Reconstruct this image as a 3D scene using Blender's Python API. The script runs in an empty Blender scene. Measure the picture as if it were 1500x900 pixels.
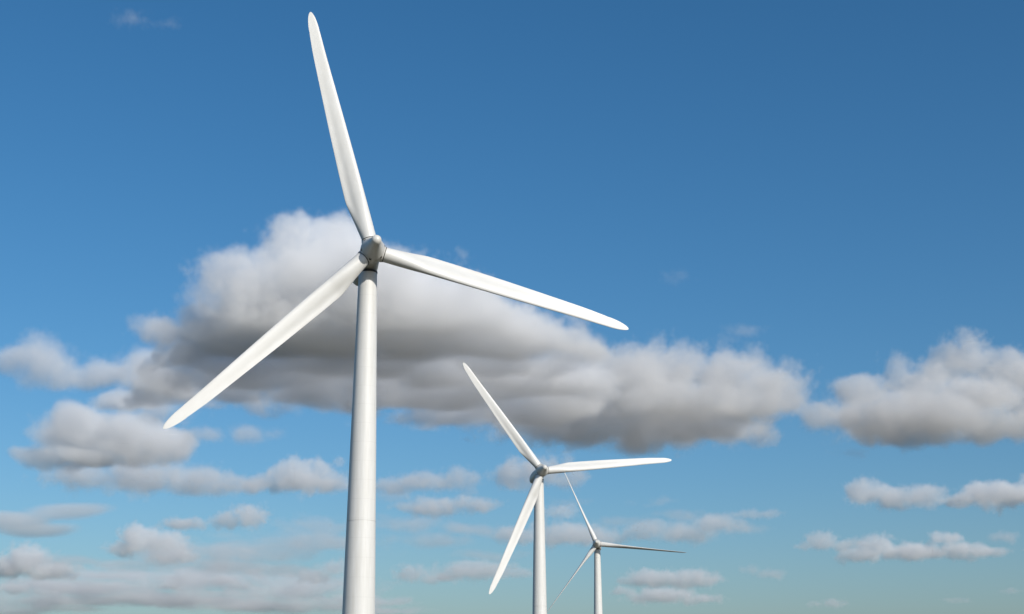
import bpy, bmesh, math, random
from mathutils import Vector, Matrix

R = math.radians
scene = bpy.context.scene
COL = scene.collection

# ------------------------------------------------------------------ camera
FPX, PITCH, CAM_H = 2087.4, R(15.094), 1.7          # focal length in pixels of a 1500 px wide frame
cam_d = bpy.data.cameras.new("camera")
cam_d.sensor_width = 36.0
cam_d.lens = FPX / 1500.0 * 36.0
cam_d.clip_start, cam_d.clip_end = 0.5, 120000.0
cam = bpy.data.objects.new("camera", cam_d)
COL.objects.link(cam)
cam.location = (0, 0, CAM_H)
cam.rotation_euler = (R(90) + PITCH, 0, 0)
scene.camera = cam

# ------------------------------------------------------------------ sky and sun
SUN_EL, SUN_AZ = R(29), R(37)                       # the sun stands behind the camera, AZ to the right
to_sun = Vector((math.sin(SUN_AZ) * math.cos(SUN_EL), -math.cos(SUN_AZ) * math.cos(SUN_EL), math.sin(SUN_EL)))
world = bpy.data.worlds.new("World")
scene.world = world
world.use_nodes = True
wt = world.node_tree
wt.nodes.clear()
sky = wt.nodes.new("ShaderNodeTexSky")
sky.sky_type = 'NISHITA'
sky.sun_disc = False
sky.sun_elevation = SUN_EL
sky.sun_rotation = math.atan2(to_sun.x, to_sun.y)
sky.altitude = 0
sky.air_density = 1.05
sky.dust_density = 1.4
sky.ozone_density = 5.4
bg = wt.nodes.new("ShaderNodeBackground")
bg.inputs["Strength"].default_value = 0.102
wo = wt.nodes.new("ShaderNodeOutputWorld")
hs = wt.nodes.new("ShaderNodeHueSaturation")        # the deep polarised blue of the day
hs.inputs["Saturation"].default_value = 1.2
hs.inputs["Hue"].default_value = 0.494
wt.links.new(sky.outputs[0], hs.inputs["Color"])
wt.links.new(hs.outputs[0], bg.inputs[0])
wt.links.new(bg.outputs[0], wo.inputs[0])

sun_d = bpy.data.lights.new("sun", 'SUN')
sun_d.energy = 4.1
sun_d.angle = R(0.5)
sun_d.color = (1.0, 0.955, 0.88)
sun = bpy.data.objects.new("sun", sun_d)
COL.objects.link(sun)
sun.location = (200, -300, 400)
sun.rotation_euler = to_sun.to_track_quat('Z', 'Y').to_euler()

scene.view_settings.view_transform = 'Standard'
scene.view_settings.look = 'None'
scene.view_settings.exposure = 0.0
scene.view_settings.gamma = 1.0
scene.render.engine = 'CYCLES'
scene.cycles.use_denoising = True
scene.cycles.max_bounces = 14
scene.cycles.volume_bounces = 9
scene.cycles.volume_step_rate = 2.5
scene.cycles.volume_max_steps = 512
scene.cycles.use_adaptive_sampling = True
scene.cycles.adaptive_threshold = 0.02


# ------------------------------------------------------------------ helpers
def tag(o, label=None, cat=None, group=None, kind=None):
    if label: o["label"] = label
    if cat: o["category"] = cat
    if group: o["group"] = group
    if kind: o["kind"] = kind
    return o


def link_mesh(name, bm, mats, parent=None, smooth=True, sharp=None):
    bmesh.ops.recalc_face_normals(bm, faces=bm.faces)
    me = bpy.data.meshes.new(name)
    bm.to_mesh(me)
    bm.free()
    for m in mats if isinstance(mats, (list, tuple)) else [mats]:
        me.materials.append(m)
    if smooth:
        me.polygons.foreach_set("use_smooth", [True] * len(me.polygons))
        if sharp:
            me.set_sharp_from_angle(angle=R(sharp))
    o = bpy.data.objects.new(name, me)
    COL.objects.link(o)
    if parent: o.parent = parent
    return o


def loft(bm, rings, cap=True, closed=True, mat=0):
    """Skin a list of rings (lists of Vectors of one length)."""
    vr = [[bm.verts.new(p) for p in ring] for ring in rings]
    n = len(vr[0])
    for a, b in zip(vr, vr[1:]):
        for i in range(n if closed else n - 1):
            j = (i + 1) % n
            f = bm.faces.new((a[i], a[j], b[j], b[i]))
            f.material_index = mat
    if cap:
        for r_ in (vr[0], vr[-1]):
            f = bm.faces.new(r_)
            f.material_index = mat
    return vr


def lathe(bm, profile, axis_m=None, n=48, mat=0, cap=True):
    """profile: (radius, height) pairs turned about the local Z axis, then moved by axis_m."""
    rings = []
    for rad, z in profile:
        ring = [Vector((rad * math.cos(2 * math.pi * i / n), rad * math.sin(2 * math.pi * i / n), z)) for i in range(n)]
        if axis_m is not None:
            ring = [axis_m @ p for p in ring]
        rings.append(ring)
    return loft(bm, rings, cap=cap, mat=mat)


def nodes_of(m):
    m.use_nodes = True
    nt = m.node_tree
    return nt, nt.nodes, nt.links, nt.nodes["Principled BSDF"]


# ------------------------------------------------------------------ materials
def paint(name, col, rough=0.38, dirt=0.06, streaks=False, seams=False):
    m = bpy.data.materials.new(name)
    nt, N, L, p = nodes_of(m)
    tc = N.new("ShaderNodeTexCoord")
    ns = N.new("ShaderNodeTexNoise")
    ns.inputs["Scale"].default_value = 0.55
    ns.inputs["Detail"].default_value = 7
    ns.inputs["Roughness"].default_value = 0.62
    mp = N.new("ShaderNodeMapping")
    mp.inputs["Scale"].default_value = (5.0, 5.0, 0.3) if streaks else (1.5, 1.5, 0.5)
    L.new(tc.outputs["Object"], mp.inputs[0])
    L.new(mp.outputs[0], ns.inputs["Vector"])
    rp = N.new("ShaderNodeMapRange")
    rp.inputs["From Min"].default_value = 0.35
    rp.inputs["From Max"].default_value = 0.75
    rp.inputs["To Min"].default_value = 0.0
    rp.inputs["To Max"].default_value = 1.0
    L.new(ns.outputs[0], rp.inputs[0])
    mx = N.new("ShaderNodeMix")
    mx.data_type = 'RGBA'
    mx.inputs[6].default_value = (*col, 1)
    mx.inputs[7].default_value = (col[0] * (1 - dirt), col[1] * (1 - dirt * 1.1), col[2] * (1 - dirt * 1.35), 1)
    L.new(rp.outputs[0], mx.inputs[0])
    out = mx.outputs[2]
    if seams:
        # weld lines of the rolled steel cans, one every 2.75 m
        sx = N.new("ShaderNodeSeparateXYZ")
        L.new(tc.outputs["Object"], sx.inputs[0])
        dv = N.new("ShaderNodeMath"); dv.operation = 'DIVIDE'; dv.inputs[1].default_value = 2.75
        L.new(sx.outputs[2], dv.inputs[0])
        fr = N.new("ShaderNodeMath"); fr.operation = 'FRACT'
        L.new(dv.outputs[0], fr.inputs[0])
        lt = N.new("ShaderNodeMath"); lt.operation = 'LESS_THAN'; lt.inputs[1].default_value = 0.022
        L.new(fr.outputs[0], lt.inputs[0])
        ml = N.new("ShaderNodeMath"); ml.operation = 'MULTIPLY'; ml.inputs[1].default_value = 0.17
        L.new(lt.outputs[0], ml.inputs[0])
        m2 = N.new("ShaderNodeMix"); m2.data_type = 'RGBA'
        L.new(ml.outputs[0], m2.inputs[0])
        L.new(out, m2.inputs[6])
        m2.inputs[7].default_value = (0.30, 0.29, 0.27, 1)
        out = m2.outputs[2]
    L.new(out, p.inputs["Base Color"])
    p.inputs["Roughness"].default_value = rough
    n2 = N.new("ShaderNodeTexNoise")
    n2.inputs["Scale"].default_value = 0.8
    n2.inputs["Detail"].default_value = 3
    L.new(tc.outputs["Object"], n2.inputs["Vector"])
    bp = N.new("ShaderNodeBump")
    bp.inputs["Strength"].default_value = 0.12
    bp.inputs["Distance"].default_value = 0.06
    L.new(n2.outputs[0], bp.inputs["Height"])
    L.new(bp.outputs[0], p.inputs["Normal"])
    return m


WHITE = (0.76, 0.755, 0.725)
M_BLADE = paint("blade_gelcoat", (0.635, 0.63, 0.605), 0.45, 0.09)
M_TOWER = paint("tower_paint", (0.655, 0.65, 0.625), 0.5, 0.12, streaks=True, seams=True)
M_HUB = paint("hub_paint", (0.64, 0.625, 0.585), 0.42, 0.14)
M_NAC = paint("nacelle_paint", (0.60, 0.585, 0.54), 0.45, 0.14)
M_DARK = paint("seal_rubber", (0.035, 0.033, 0.03), 0.6, 0.2)

# ------------------------------------------------------------------ ground
TURBINES = [
    # x, y, yaw, blade azimuths, ground height, blade pitch
    (-21.55, 204.47, 13.3, (104.8, -14.7, -134.8), -2.12, 2.0),
    (8.06, 424.06, 10.2, (126.0, 6.0, -114.0), -1.68, 2.0),
    (38.26, 645.97, -5.4, (113.7, -6.5, -126.3), -1.07, 95.0),
]


def sstep(a, b, x):
    t = min(1, max(0, (x - a) / (b - a)))
    return t * t * (3 - 2 * t)


def ground_z(x, y):
    z = -2.12 * sstep(25, 150, y) + 0.44 * sstep(260, 400, y) + 0.61 * sstep(470, 630, y) + 1.0 * sstep(800, 3000, y)
    return z


def build_ground():
    bm = bmesh.new()
    xs = sorted({s * v for s in (-1, 1) for v in (0, 15, 40, 80, 150, 300, 700, 1500, 4000, 12000, 60000)})
    ys = [-60000, -8000, -1500, -300, -80, -20, 0] + [20 * i for i in range(1, 46)] + [1000, 1300, 1800, 2500, 4000, 9000, 25000, 60000]
    g = [[bm.verts.new((x, y, ground_z(x, y))) for x in xs] for y in ys]
    for r0, r1 in zip(g, g[1:]):
        for i in range(len(xs) - 1):
            bm.faces.new((r0[i], r0[i + 1], r1[i + 1], r1[i]))
    m = bpy.data.materials.new("pasture")
    nt, N, L, p = nodes_of(m)
    tc = N.new("ShaderNodeTexCoord")
    n1 = N.new("ShaderNodeTexNoise"); n1.inputs["Scale"].default_value = 0.02; n1.inputs["Detail"].default_value = 8
    n2 = N.new("ShaderNodeTexNoise"); n2.inputs["Scale"].default_value = 6.0; n2.inputs["Detail"].default_value = 6
    L.new(tc.outputs["Object"], n1.inputs["Vector"])
    L.new(tc.outputs["Object"], n2.inputs["Vector"])
    c1 = N.new("ShaderNodeValToRGB")
    c1.color_ramp.elements[0].position = 0.38; c1.color_ramp.elements[0].color = (0.060, 0.062, 0.030, 1)
    c1.color_ramp.elements[1].position = 0.64; c1.color_ramp.elements[1].color = (0.13, 0.105, 0.062, 1)
    L.new(n1.outputs[0], c1.inputs[0])
    mx = N.new("ShaderNodeMix"); mx.data_type = 'RGBA'; mx.blend_type = 'MULTIPLY'; mx.inputs[0].default_value = 0.5
    L.new(c1.outputs[0], mx.inputs[6]); L.new(n2.outputs[0], mx.inputs[7])
    L.new(mx.outputs[2], p.inputs["Base Color"])
    p.inputs["Roughness"].default_value = 0.95
    bp = N.new("ShaderNodeBump"); bp.inputs["Distance"].default_value = 0.1
    L.new(n2.outputs[0], bp.inputs["Height"]); L.new(bp.outputs[0], p.inputs["Normal"])
    tag(link_mesh("ground", bm, m), "rolling green and straw coloured pasture", "ground", kind="structure")


build_ground()

# ------------------------------------------------------------------ wind turbines
HUB_H, ROTOR_R, OVERHANG = 66.0, 40.0, 4.31
TOWER_TOP = 64.45
TILT, CONE = R(5), R(1.3)


def lerp_table(tab, x):
    for (x0, y0), (x1, y1) in zip(tab, tab[1:]):
        if x <= x1:
            t = (x - x0) / (x1 - x0)
            t = max(0.0, min(1.0, t))
            return y0 + (y1 - y0) * t
    return tab[-1][1]


def smooth_table(tab, x, w):
    return sum(lerp_table(tab, x + w * k) for k in (-1, -0.5, 0, 0.5, 1)) / 5


CHORD = [(0, 3.1), (8.0, 3.1), (9.2, 3.09), (13, 2.98), (20, 2.68), (28, 2.22), (33, 1.92), (36, 1.68), (38, 1.28), (39.2, 0.86), (39.8, 0.42), (40, 0.12)]
THICK = [(0, 0.62), (4.5, 0.58), (6.6, 0.50), (8.6, 0.40), (12, 0.31), (18, 0.24), (28, 0.19), (40, 0.15)]
TWIST = [(0, 11), (8, 11), (12, 8.5), (18, 5.5), (26, 2.3), (34, 0.3), (40, -1)]
BLEND = [(0, 0), (2.4, 0), (8.3, 1), (40, 1)]
PA = [(0, 0.35), (8.5, 0.34), (33, 0.34), (38, 0.42), (40, 0.46)]


def blade_mesh():
    bm = bmesh.new()
    NP = 40
    spans = [1.86, 2.3, 2.7, 3.1] + [3.1 + 0.45 * i for i in range(1, 15)] + [10.2 + 1.0 * i for i in range(0, 24)] + [34.0, 35, 36, 36.5, 37, 37.5, 38, 38.4, 38.9, 39.3, 39.6, 39.8, 39.92, 40.0]
    rings = []
    for s in spans:
        near_tip = s > 36.6
        c = lerp_table(CHORD, s) if near_tip else smooth_table(CHORD, s, 0.4)
        if near_tip:
            c = 1.60 * max(0.004, 1 - ((s - 36.5) / 3.52) ** 2) ** 0.56
        th = smooth_table(THICK, s, 1.2)
        b = min(1, max(0, (s - 2.0) / 6.2))
        pa = smooth_table(PA, s, 1.0)
        tw = -R(lerp_table(TWIST, s))
        ring = []
        for i in range(NP):
            psi = 2 * math.pi * i / NP
            u = (1 - math.cos(psi)) / 2
            sgn = 1 if psi <= math.pi else -1
            yt = 5 * th * (0.2969 * math.sqrt(u) - 0.126 * u - 0.3516 * u * u + 0.2843 * u ** 3 - 0.1015 * u ** 4)
            if b < 1:      # blunt the tail where the section is still thick
                yt += 0.02 * th * u
            cam_ = 0.035 * 4 * u * (1 - u)
            if sgn < 0:    # hollow of the pressure side towards the tail, strongest inboard
                yt -= 0.055 * max(0, 1 - s / 30) * math.sin(math.pi * min(1, max(0, (u - 0.45) / 0.55))) ** 2 * b
            ax, ay = (pa - u) * c, (sgn * yt + cam_ * b) * c
            cx, cy = 1.1 * math.cos(psi), 1.1 * math.sin(psi)
            x, y = cx + (ax - cx) * b, cy + (ay - cy) * b
            ring.append(Vector((x * math.cos(tw) - y * math.sin(tw), x * math.sin(tw) + y * math.cos(tw), s)))
        rings.append(ring)
    loft(bm, rings)
    return bm


def make_turbine():
    root = bpy.data.objects.new("wind_turbine", None)
    COL.objects.link(root)
    root.empty_display_size = 3
    # tower: three bolted sections, a thin open joint between them
    bm = bmesh.new()

    def tr(z):
        return lerp_table([(0, 2.52), (14.5, 2.30), (39, 1.86), (64.5, 1.36)], z)
    prof = []
    z = -1.0
    joints = (27.2,)
    zs = [-1.0, 0] + [2.75 * i for i in range(1, 24)] + [TOWER_TOP]
    for j in joints:
        zs += [j - 0.055, j - 0.05, j + 0.05, j + 0.055]
    for z in sorted(zs):
        rr = tr(max(z, 0))
        if any(abs(z - j) < 0.0525 for j in joints):
            rr -= 0.05
        prof.append((rr, z))
    lathe(bm, prof, n=72)
    tower = link_mesh("tower", bm, M_TOWER, root, sharp=50)
    bm = bmesh.new()
    lathe(bm, [(1.37, TOWER_TOP - 0.28), (1.43, TOWER_TOP - 0.25), (1.43, TOWER_TOP - 0.02), (1.37, TOWER_TOP + 0.01)], n=64)
    link_mesh("yaw_ring", bm, M_DARK, tower, sharp=40)

    # nacelle: a rounded long cover, lying along the wind behind the hub
    bm = bmesh.new()
    T = Matrix.Translation((0, 0, HUB_H)) @ Matrix.Rotation(-TILT, 4, 'X')
    rings = []
    NP = 40
    for y, hw, ht, hb, ex in [(-2.95, 1.30, 1.30, 1.30, 2.0), (-2.6, 1.40, 1.40, 1.42, 2.0), (-1.6, 1.50, 1.50, 1.52, 2.1), (0, 1.62, 1.62, 1.58, 2.3), (1.5, 1.70, 1.70, 1.62, 2.4),
                              (4, 1.72, 1.75, 1.62, 2.5), (6, 1.66, 1.72, 1.50, 2.5), (7.4, 1.50, 1.6, 1.25, 2.4), (8.2, 1.2, 1.35, 0.9, 2.3), (8.55, 0.8, 0.95, 0.55, 2.2), (8.65, 0.3, 0.4, 0.2, 2.0)]:
        ring = []
        for i in range(NP):
            a = 2 * math.pi * i / NP
            ca, sa = math.cos(a), math.sin(a)
            px = hw * math.copysign(abs(ca) ** (2 / ex), ca)
            pz = (ht if sa >= 0 else hb) * math.copysign(abs(sa) ** (2 / ex), sa)
            ring.append(T @ Vector((px, y, pz)))
        rings.append(ring)
    loft(bm, rings)
    nac = link_mesh("nacelle", bm, M_NAC, root, sharp=60)
    # dark gap ring between nacelle and hub
    bm = bmesh.new()
    G = T @ Matrix.Rotation(R(90), 4, 'X')
    lathe(bm, [(1.22, 2.945), (1.385, 2.955), (1.385, 3.005), (1.22, 3.015)], axis_m=G, n=56)
    link_mesh("shaft_seal", bm, M_DARK, nac, sharp=40)

    # hub: turned body with three sleeves for the blades, and a long nose cone
    bm = bmesh.new()
    HB = Matrix.Rotation(R(90), 4, 'X')             # local Z of the lathe -> -Y (upwind)
    lathe(bm, [(1.30, -1.32), (1.46, -1.28), (1.62, -0.95), (1.74, -0.35), (1.80, 0.2), (1.80, 0.75), (1.76, 1.0), (1.5, 1.04), (1.3, 1.05)], axis_m=HB, n=64)
    for k in range(3):
        B = Matrix.Rotation(R(90) - R(90 - 120 * k), 4, 'Y')
        lathe(bm, [(1.22, 0.3), (1.22, 1.4), (1.20, 1.74), (1.15, 1.80), (1.0, 1.81)], axis_m=B, n=48)
    hub = link_mesh("hub", bm, M_HUB, root, sharp=45)
    bm = bmesh.new()
    nose = [(1.5, 1.0), (1.762, 1.045), (1.69, 1.25), (1.43, 1.95), (1.10, 2.9), (0.80, 3.9)]
    for i in range(0, 13):
        a = R(7.5 * i)
        nose.append((max(0.01, 0.745 * math.cos(a)), 4.25 + 0.745 * math.sin(a)))
    lathe(bm, nose, axis_m=HB, n=56)
    link_mesh("nose_cone", bm, M_HUB, hub, sharp=50)
    # round bolt covers on the hub face beside each blade root
    for k in range(6):
        ang = R(90 - 120 * (k // 2)) + R(31 if k % 2 else -33)
        bm = bmesh.new()
        C = Matrix.Rotation(R(90) - ang, 4, 'Y') @ Matrix.Translation((0, -1.05, 1.72)) @ Matrix.Rotation(R(30), 4, 'X')
        lathe(bm, [(0.15, -0.1), (0.19, 0.06), (0.13, 0.07), (0.11, 0.02), (0.02, 0.01)], axis_m=C, n=24)
        link_mesh("bolt_cover", bm, M_DARK, hub, sharp=40)
    bl = link_mesh("blade", blade_mesh(), M_BLADE, root, sharp=55)
    bm = bmesh.new()
    lathe(bm, [(1.0, 1.79), (1.165, 1.80), (1.175, 1.84), (1.15, 1.91), (1.0, 1.93)], n=48)
    link_mesh("root_seal", bm, M_DARK, bl, sharp=40)
    return root


def copy_tree(o, parent=None):
    c = o.copy()
    COL.objects.link(c)
    if parent: c.parent = parent
    for ch in list(o.children):
        copy_tree(ch, c)
    return c


def pose(root, t):
    x, y, yaw, ph, gz, pitch = t
    root.location = (x, y, gz)
    root.rotation_euler = (0, 0, R(yaw))
    base = Matrix.Translation((0, -OVERHANG * math.cos(TILT), HUB_H + OVERHANG * math.sin(TILT))) @ Matrix.Rotation(-TILT, 4, 'X')
    blades = [c for c in root.children if c.name.startswith("blade")]
    hub = [c for c in root.children if c.name.startswith("hub")][0]
    hub.matrix_basis = base @ Matrix.Rotation(R(90) - R(ph[0]), 4, 'Y')
    while len(blades) < 3:
        blades.append(copy_tree(blades[0], root))
    for k, b in enumerate(blades):
        th = R(ph[k])
        b.matrix_basis = base @ Matrix.Rotation(R(90) - th, 4, 'Y') @ Matrix.Rotation(CONE, 4, 'X') @ Matrix.Rotation(-R(pitch), 4, 'Z')


LABELS = [
    "largest white wind turbine, its hub in front of the big grey cloud",
    "middle sized white wind turbine whose right blade crosses a smaller turbine's upper blade",
    "smallest and farthest white wind turbine with thin edge-on blades",
]
proto = make_turbine()
pose(proto, TURBINES[0])
for i, t in enumerate(TURBINES):
    o = proto if i == 0 else copy_tree(proto)
    pose(o, t)
    tag(o, LABELS[i], "wind turbine", "white wind turbines in a receding line")

# ------------------------------------------------------------------ clouds
# Each cloud is a real body of droplets a few kilometres off: ellipsoidal puffs joined smoothly,
# roughened by noise, baked to a density grid and lit by the sun and sky; grey tints stand in for some shade and haze.
BASE_ALT = 1000.0


def cloud_material(name, dens, g, col):
    m = bpy.data.materials.new(name)
    m.use_nodes = True
    nt = m.node_tree
    nt.nodes.clear()
    o = nt.nodes.new("ShaderNodeOutputMaterial")
    v = nt.nodes.new("ShaderNodeVolumePrincipled")
    v.inputs["Color"].default_value = (*col, 1)
    v.inputs["Density"].default_value = dens
    v.inputs["Anisotropy"].default_value = g
    nt.links.new(v.outputs[0], o.inputs["Volume"])
    return m


def elev(py):
    return PITCH + math.atan((450 - py) / FPX)


def at(px, py, Y):
    """The point at forward distance Y seen at pixel px, py of the 1500x900 frame."""
    u, v = (px - 750) / FPX, (450 - py) / FPX
    d = Vector((u, math.cos(PITCH) - v * math.sin(PITCH), math.sin(PITCH) + v * math.cos(PITCH)))
    return Vector((0, 0, CAM_H)) + d * (Y / d.y)


def gn_math(nt, op, a, b=None, c=None, clamp=False):
    n = nt.nodes.new("ShaderNodeMath")
    n.operation = op
    n.use_clamp = clamp
    for i, v in enumerate((a, b, c)):
        if v is None: continue
        if isinstance(v, (int, float)):
            n.inputs[i].default_value = v
        else:
            nt.links.new(v, n.inputs[i])
    return n.outputs[0]


def gn_vec(nt, op, a, b):
    n = nt.nodes.new("ShaderNodeVectorMath")
    n.operation = op
    for i, v in enumerate((a, b)):
        if isinstance(v, (tuple, Vector)):
            n.inputs[i].default_value = v
        else:
            nt.links.new(v, n.inputs[i])
    return n.outputs[1] if op in ('LENGTH', 'DISTANCE') else n.outputs[0]


def gn_noise(nt, vec, scale, detail, rough, lac=2.0):
    n = nt.nodes.new("ShaderNodeTexNoise")
    n.inputs["Scale"].default_value = scale
    n.inputs["Detail"].default_value = detail
    n.inputs["Roughness"].default_value = rough
    n.inputs["Lacunarity"].default_value = lac
    nt.links.new(vec, n.inputs["Vector"])
    return n.outputs[0]


cloud_seed = [0]


def cloud(label, base_y, puffs, thick=1.0, amp=0.8, soft=0.42, grain=42.0, voxel=2.4, depth=1.0, flat=0.0, g=0.0, col=(0.998, 0.997, 0.997), join=0.18, dist=None, name="cloud", group=None, stretch=1.0):
    """puffs: (px, py, rx, ry[, depth offset px[, depth radius px]]) in pixels of the photograph's frame;
    thick: optical depth across 100 px of cloud; grain: size in px of the largest billows."""
    D = dist or BASE_ALT / math.tan(elev(base_y))
    s = D / FPX / math.cos(PITCH)                     # metres per pixel there
    cloud_seed[0] += 1
    cen, rad = [], []
    for p in puffs:
        px, py, rx, ry = p[:4]
        if rx < 90 and len(puffs) < 9: ry *= 1.06
        off = p[4] if len(p) > 4 else 0
        rd = p[5] if len(p) > 5 else (0.55 * rx + 0.45 * ry) * depth
        Y = D + off * s
        cen.append(at(px, py, Y))
        k = Y / D
        rad.append(Vector((rx * s * k, rd * s, ry * s * k)))
    org = cen[0].copy()
    grow = 1.0 + 0.45 * amp
    lo = Vector([min(c[i] - r[i] * grow for c, r in zip(cen, rad)) for i in range(3)]) - org
    hi = Vector([max(c[i] + r[i] * grow for c, r in zip(cen, rad)) for i in range(3)]) - org
    nt = bpy.data.node_groups.new("cloud_density", 'GeometryNodeTree')
    nt.interface.new_socket("Geometry", in_out='OUTPUT', socket_type='NodeSocketGeometry')
    nt.is_modifier = True
    gout = nt.nodes.new("NodeGroupOutput")
    pos = nt.nodes.new("GeometryNodeInputPosition").outputs[0]
    # slow warp so that no puff keeps an ellipsoid outline
    wn = nt.nodes.new("ShaderNodeTexNoise")
    wn.inputs["Scale"].default_value = 1.0 / (grain * 1.6 * s)
    wn.inputs["Detail"].default_value = 1
    seedv = Vector((cloud_seed[0] * 7.31, cloud_seed[0] * 3.77, cloud_seed[0] * 5.13))
    sp = gn_vec(nt, 'ADD', pos, tuple(seedv * (100 * s)))
    st = gn_vec(nt, 'MULTIPLY', sp, (1.0 / stretch, 1.0 / stretch, 1.0))
    nt.links.new(st, wn.inputs["Vector"])
    wv = gn_vec(nt, 'SUBTRACT', wn.outputs[1], (0.5, 0.5, 0.5))
    wv = gn_vec(nt, 'MULTIPLY', wv, (grain * 1.1 * s * stretch, grain * 1.1 * s, grain * 0.8 * s))
    wp = gn_vec(nt, 'ADD', pos, wv)
    F = None
    for c, r in zip(cen, rad):
        q = gn_vec(nt, 'SUBTRACT', wp, tuple(c - org))
        q = gn_vec(nt, 'DIVIDE', q, tuple(r))
        d = gn_vec(nt, 'LENGTH', q, (0, 0, 0))
        f = gn_math(nt, 'SUBTRACT', 1.0, d)
        F = f if F is None else gn_math(nt, 'SMOOTH_MAX', F, f, join)
    n1 = gn_noise(nt, st, 0.8 / (grain * s), 2, 0.5)
    n1 = gn_math(nt, 'SUBTRACT', n1, 0.5)
    nn = gn_math(nt, 'MULTIPLY', n1, 1.6 * amp)
    # rounded billows: the folded sides of a signed noise, four sizes
    bp_ = gn_vec(nt, 'ADD', st, gn_vec(nt, 'MULTIPLY', wv, (0.6, 0.6, 0.6)))
    for k, (sz_, w_) in enumerate(((0.9, 1.0), (1.9, 0.62), (4.1, 0.46), (8.7, 0.34))):
        bn = gn_noise(nt, bp_, sz_ / (grain * s), 0, 0.5)
        bn = gn_math(nt, 'ABSOLUTE', gn_math(nt, 'SUBTRACT', bn, 0.5))
        nn = gn_math(nt, 'MULTIPLY_ADD', gn_math(nt, 'SUBTRACT', bn, 0.11), 1.5 * amp * w_, nn)
    n2 = gn_math(nt, 'SUBTRACT', gn_noise(nt, sp, 6.0 / (grain * s), 3, 0.65), 0.5)
    nn = gn_math(nt, 'MULTIPLY_ADD', n2, 0.8 * amp, nn)
    F = gn_math(nt, 'ADD', F, nn)
    if flat >= 25:
        sz = nt.nodes.new("ShaderNodeSeparateXYZ")
        nt.links.new(wp, sz.inputs[0])
        zb = at(750, base_y, D).z - org.z
        zz = gn_math(nt, 'SUBTRACT', sz.outputs[2], zb)
        zz = gn_math(nt, 'DIVIDE', zz, flat * s * 0.7)
        F = gn_math(nt, 'SMOOTH_MIN', F, zz, 0.2)
    mr = nt.nodes.new("ShaderNodeMapRange")
    mr.interpolation_type = 'SMOOTHSTEP'
    mr.inputs["From Min"].default_value = 0.0
    mr.inputs["From Max"].default_value = soft
    nt.links.new(F, mr.inputs[0])
    vc = nt.nodes.new("GeometryNodeVolumeCube")
    vc.inputs["Min"].default_value = lo
    vc.inputs["Max"].default_value = hi
    for i, ax in enumerate("XYZ"):
        vx = voxel * s * (1.8 if i == 1 else 1.0)
        vc.inputs["Resolution " + ax].default_value = max(8, int((hi[i] - lo[i]) / vx))
    nt.links.new(mr.outputs[0], vc.inputs["Density"])
    sm = nt.nodes.new("GeometryNodeSetMaterial")
    sm.inputs["Material"].default_value = cloud_material(name + "_droplets", thick * (0.66 if base_y > 655 else 1.0) / (100 * s), g, tuple(c * (0.94 if base_y > 655 else 1.0) for c in col))  # low clouds thinned and greyed in place of distance haze
    nt.links.new(vc.outputs[0], sm.inputs[0])
    nt.links.new(sm.outputs[0], gout.inputs[0])
    vd = bpy.data.volumes.new(name)
    vd.materials.append(sm.inputs["Material"].default_value)
    o = bpy.data.objects.new(name, vd)
    COL.objects.link(o)
    o.location = org
    md = o.modifiers.new("density", 'NODES')
    md.node_group = nt
    return tag(o, label, "cloud", group)


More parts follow.
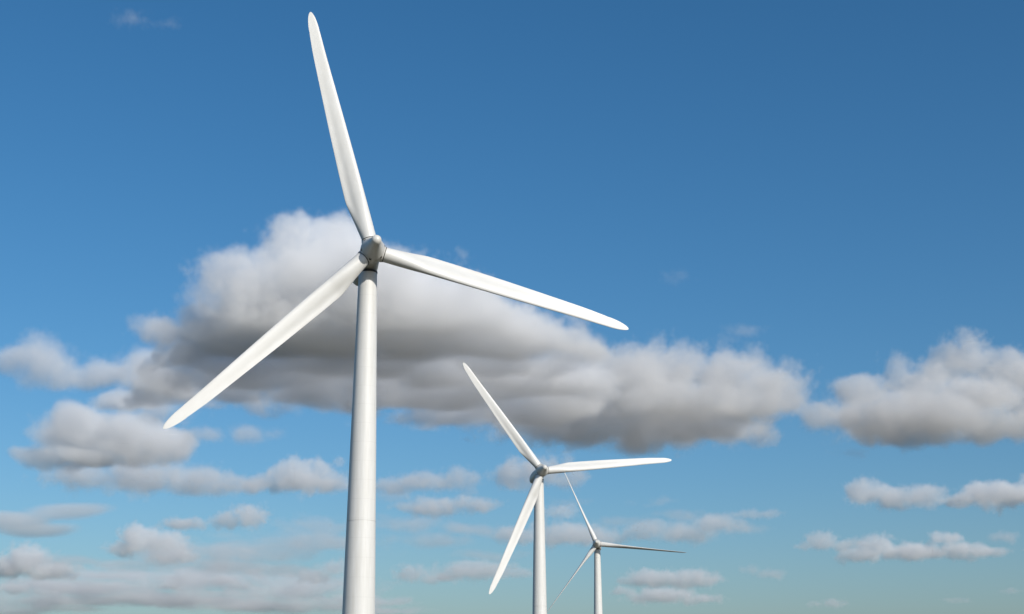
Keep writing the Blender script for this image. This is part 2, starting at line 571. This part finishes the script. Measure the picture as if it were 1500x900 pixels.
CLOUDS = True
if CLOUDS:
    cloud("huge grey bellied cloud behind the largest turbine's hub", 600, [
        (480, 420, 120, 85, -380, 130), (400, 452, 105, 80, -380, 120), (340, 490, 74, 62, -330, 100), (560, 440, 110, 75, -380, 120), (645, 470, 110, 70, -380, 120),
        (740, 505, 110, 55, -340, 130), (820, 535, 80, 45, -300, 110), (280, 552, 52, 30, -240, 90), (505, 370, 48, 48, -380, 70),
        (330, 548, 110, 36, -180, 220), (480, 545, 160, 45, -180, 260), (640, 560, 170, 45, -120, 260), (760, 578, 140, 42, -40, 240), (720, 606, 150, 34, 60, 200), (250, 570, 60, 22, -60, 110)],
        thick=3.2, amp=0.62, grain=72, flat=62, soft=.27, col=(0.990, 0.987, 0.984))
    cloud("broad grey cloud spreading right from the huge one, over the middle turbine", 652, [
        (905, 555, 85, 48, -160, 100), (985, 545, 72, 44, -120, 90), (1062, 555, 72, 44, -120, 90), (1125, 570, 58, 42, -140, 80), (1000, 595, 110, 40, -200, 110), (1095, 600, 68, 36, -180, 80),
        (880, 592, 110, 48, 20, 150), (950, 620, 130, 34, 40, 150), (1050, 625, 80, 24, 0, 110), (800, 612, 90, 32, 120, 130), (860, 634, 90, 18, 80, 110)],
        thick=2.3, amp=0.9, grain=44, flat=34, soft=.45, join=.06, col=(0.90, 0.893, 0.884))  # grey albedo darkens the whole cloud in place of partial shade
    cloud("long grey cloud entering at the right edge beyond the blade tips", 640, [
        (1225, 615, 55, 28, -40), (1270, 572, 62, 26, 30), (1330, 556, 66, 28, 60), (1410, 532, 62, 34, 80), (1480, 548, 70, 38, 80), (1540, 560, 90, 45, 60),
        (1300, 608, 75, 34, -120, 90), (1380, 602, 60, 34, -140, 80), (1440, 622, 60, 26, -20, 80), (1500, 625, 60, 24, -20, 80), (1425, 578, 75, 26, 0, 80), (1370, 580, 60, 26, 0, 80), (1340, 626, 110, 22, 20, 120)],
        thick=2.8, grain=44, amp=.9, soft=.5, join=.06, col=(0.895, 0.887, 0.876))  # shade put into the colour here too, as a darker grey albedo
    # left side, from the high ones down to the horizon
    cloud("small soft cloud at the left edge above the bright topped one", 572, [(60, 530, 65, 38), (20, 528, 50, 28), (95, 550, 45, 25), (165, 548, 55, 22, 20), (215, 535, 52, 34, 30), (250, 490, 26, 20, 30), (130, 552, 60, 20, 40), (230, 565, 60, 16, 30)], thick=2.4, grain=42, amp=.5, soft=.6)
    cloud("bright topped cloud low at the left below the blade tip", 672, [(115, 632, 72, 42), (195, 642, 72, 40), (60, 668, 45, 20), (245, 652, 50, 32), (120, 672, 80, 16), (190, 590, 60, 16, 60)], thick=6, grain=38, flat=22, amp=.42)
    cloud("flat grey cloud hanging just under the bright topped cloud", 722, [(120, 700, 65, 20), (200, 698, 80, 26), (280, 705, 70, 24), (350, 712, 50, 14)], thick=4, grain=32, flat=18, soft=.5)
    cloud("thin torn cloud strip right beside the low blade tip", 640, [(230, 600, 60, 22), (290, 640, 50, 14), (370, 636, 45, 16)], thick=2.0, grain=30, soft=.8)
    cloud("ragged wisp under the big cloud, left of the tall tower", 612, [(430, 595, 32, 16), (470, 600, 30, 10)], thick=1.4, grain=22, soft=.9, amp=.7)
    cloud("rounded cloud touching the left side of the tall tower", 735, [(440, 700, 58, 26), (395, 710, 38, 15), (485, 712, 35, 16)], thick=6, grain=28, flat=14)
    cloud("smooth lens shaped grey cloud near the lower left edge", 782, [(110, 748, 75, 12), (30, 762, 70, 14), (70, 775, 80, 8)], thick=3, grain=40, amp=.25, stretch=3)
    cloud("small puffy cloud with a bright round top, above the lower one", 778, [(365, 755, 30, 18), (335, 762, 28, 12), (270, 768, 34, 9)], thick=7, grain=18, flat=10)
    cloud("white headed cloud in the lower left beside a grey bank", 832, [(205, 792, 34, 22), (240, 800, 36, 20), (180, 806, 26, 13), (255, 815, 40, 12)], thick=8, grain=20, flat=12)
    cloud("bright cream cloud cut by the lower left picture edge", 852, [(40, 820, 38, 22), (10, 830, 40, 18), (75, 836, 40, 13)], thick=9, grain=20, flat=12)
    cloud("low grey bank of cloud along the bottom left", 888, [(120, 862, 170, 13), (300, 850, 150, 20), (430, 862, 120, 18), (60, 880, 140, 11), (240, 878, 180, 12), (400, 888, 150, 10), (160, 842, 120, 9), (30, 893, 120, 8), (520, 880, 90, 9), (560, 895, 80, 6), (340, 868, 80, 9)], thick=3.8, grain=20, amp=.95, soft=.8, stretch=2.4, col=(0.965, 0.97, 0.98))
    cloud("faint grey veil of cloud just left of the tall tower, above the grey bank", 822, [(350, 808, 140, 22), (450, 795, 120, 22), (300, 828, 150, 14), (470, 770, 80, 14), (120, 824, 130, 9), (400, 835, 110, 10), (250, 815, 80, 16)], thick=1.9, grain=20, soft=.9, stretch=2.4, amp=.95, col=(0.965, 0.97, 0.98))
    cloud("faint grey veil of cloud between the tall tower and the middle one", 790, [(590, 770, 70, 14), (640, 792, 60, 10), (700, 775, 70, 10), (580, 725, 40, 16), (720, 815, 60, 8)], thick=2.2, grain=22, soft=.9, stretch=1.8, amp=.85, col=(0.965, 0.97, 0.98))
    cloud("thin grey wisps strung around and above the smallest turbine", 775, [(920, 765, 60, 10), (960, 735, 36, 7), (1000, 755, 50, 9), (830, 735, 40, 8), (1090, 775, 40, 8)], thick=1.6, grain=18, soft=.9, stretch=1.6, amp=.85)
    cloud("patch of paler lumpy cloud inside the low grey bank, bottom left", 868, [(265, 846, 20, 9), (325, 850, 24, 8), (245, 858, 26, 6), (350, 858, 22, 6)], thick=6.5, grain=14, soft=.5)
    cloud("small bright strip of cloud at the very bottom left corner", 876, [(20, 862, 34, 7), (60, 866, 24, 5)], thick=7, grain=12, soft=.5)
    cloud("small pale cloud low against the left side of the tall tower", 862, [(462, 845, 32, 12), (490, 832, 26, 12)], thick=6, grain=16, flat=8)
    # between the towers
    cloud("grey flat cloud between the tall tower and the middle turbine", 728, [(620, 705, 60, 16), (670, 702, 36, 18), (575, 712, 40, 12)], thick=3.5, grain=26, soft=.5, flat=12)
    cloud("pinkish grey cloud just below the flat one between two towers", 758, [(640, 742, 55, 14), (690, 740, 48, 13), (600, 745, 30, 8)], thick=5, grain=22, flat=9)
    cloud("grey cloud behind the hub of the middle turbine", 716, [(750, 698, 38, 20), (790, 690, 60, 22), (830, 700, 34, 13)], thick=4, grain=24, soft=.5, flat=12)
    cloud("soft cloud crossing behind the upper blade of the smallest turbine", 800, [(760, 785, 44, 13), (840, 782, 66, 18), (880, 788, 40, 12), (820, 748, 30, 10)], thick=4, grain=22, flat=9)
    cloud("small lumpy cloud low beside the tall tower's right edge", 858, [(605, 842, 32, 13), (640, 848, 30, 8)], thick=5, grain=16, flat=7)
    cloud("low flat cloud under the middle turbine's blade tip", 852, [(700, 836, 62, 13), (660, 842, 32, 9), (760, 840, 30, 8)], thick=4, grain=18, flat=8)
    # right of the smallest turbine
    cloud("grey two lobed cloud above the smallest turbine's right blade", 798, [(1010, 782, 56, 15), (1050, 768, 50, 14), (1105, 753, 34, 8), (950, 775, 42, 13)], thick=4, grain=22, soft=.5, flat=12)
    cloud("pale low cloud below the smallest turbine's right blade", 862, [(960, 848, 50, 12), (1010, 848, 48, 12), (925, 850, 24, 7)], thick=6, grain=16, flat=7)
    cloud("lowest pale cloud right of the smallest tower, under its twin", 886, [(970, 872, 56, 11), (1025, 878, 36, 7), (915, 868, 24, 7)], thick=6, grain=15, flat=6)
    cloud("tiny streaky cloud right of the two low twins", 852, [(1130, 842, 28, 7), (1098, 834, 16, 8)], thick=3, grain=12, soft=.6)
    cloud("puffy cloud right of centre over a thin gap of sky", 745, [(1270, 722, 34, 22), (1310, 730, 44, 16), (1350, 728, 36, 14)], thick=6, grain=24, flat=10)
    cloud("bright puffy cloud cut by the right picture edge", 743, [(1450, 725, 44, 19), (1500, 724, 50, 18), (1405, 732, 28, 11)], thick=8, grain=22, flat=10)
    cloud("small round headed cloud left of a longer bright one", 808, [(1205, 793, 28, 14), (1240, 798, 28, 9), (1182, 800, 22, 6)], thick=6, grain=16, flat=7)
    cloud("long low cloud with a bright white bump, lower right", 824, [(1285, 800, 30, 16), (1340, 808, 56, 13), (1410, 806, 44, 12), (1260, 814, 36, 10), (1440, 808, 40, 7), (1390, 788, 30, 9)], thick=7, grain=18, flat=9)
    cloud("grey scrap of cloud at the lower right edge", 798, [(1470, 788, 26, 8)], thick=3, grain=14, soft=.6)
    cloud("tiny cloud puff on the bottom edge right of the turbines", 892, [(1222, 884, 22, 7), (1196, 886, 14, 4)], thick=4, grain=10, soft=.5)
    cloud("tiny grey cloud dash at the bottom right corner", 884, [(1400, 880, 26, 3), (1480, 866, 18, 4)], thick=3, grain=9, soft=.6)
    # thin scraps high up
    cloud("thin white wisp high at the top left", 50, [(190, 28, 34, 14), (240, 34, 30, 8)], thick=1.0, grain=20, soft=1.0, amp=.9, dist=9000)
    cloud("faint torn wisp right of the big cloud's upper edge", 500, [(1090, 486, 36, 10), (1065, 496, 24, 9)], thick=0.9, grain=18, soft=1.0, amp=.9)
    cloud("barely visible wisp beyond the largest turbine's right blade", 420, [(990, 405, 26, 14)], thick=0.5, grain=18, soft=1.0, amp=.9, dist=7000)
    cloud("faint scrap of cloud below the long grey cloud", 678, [(1250, 664, 34, 9)], thick=1.0, grain=14, soft=.9, amp=.9)
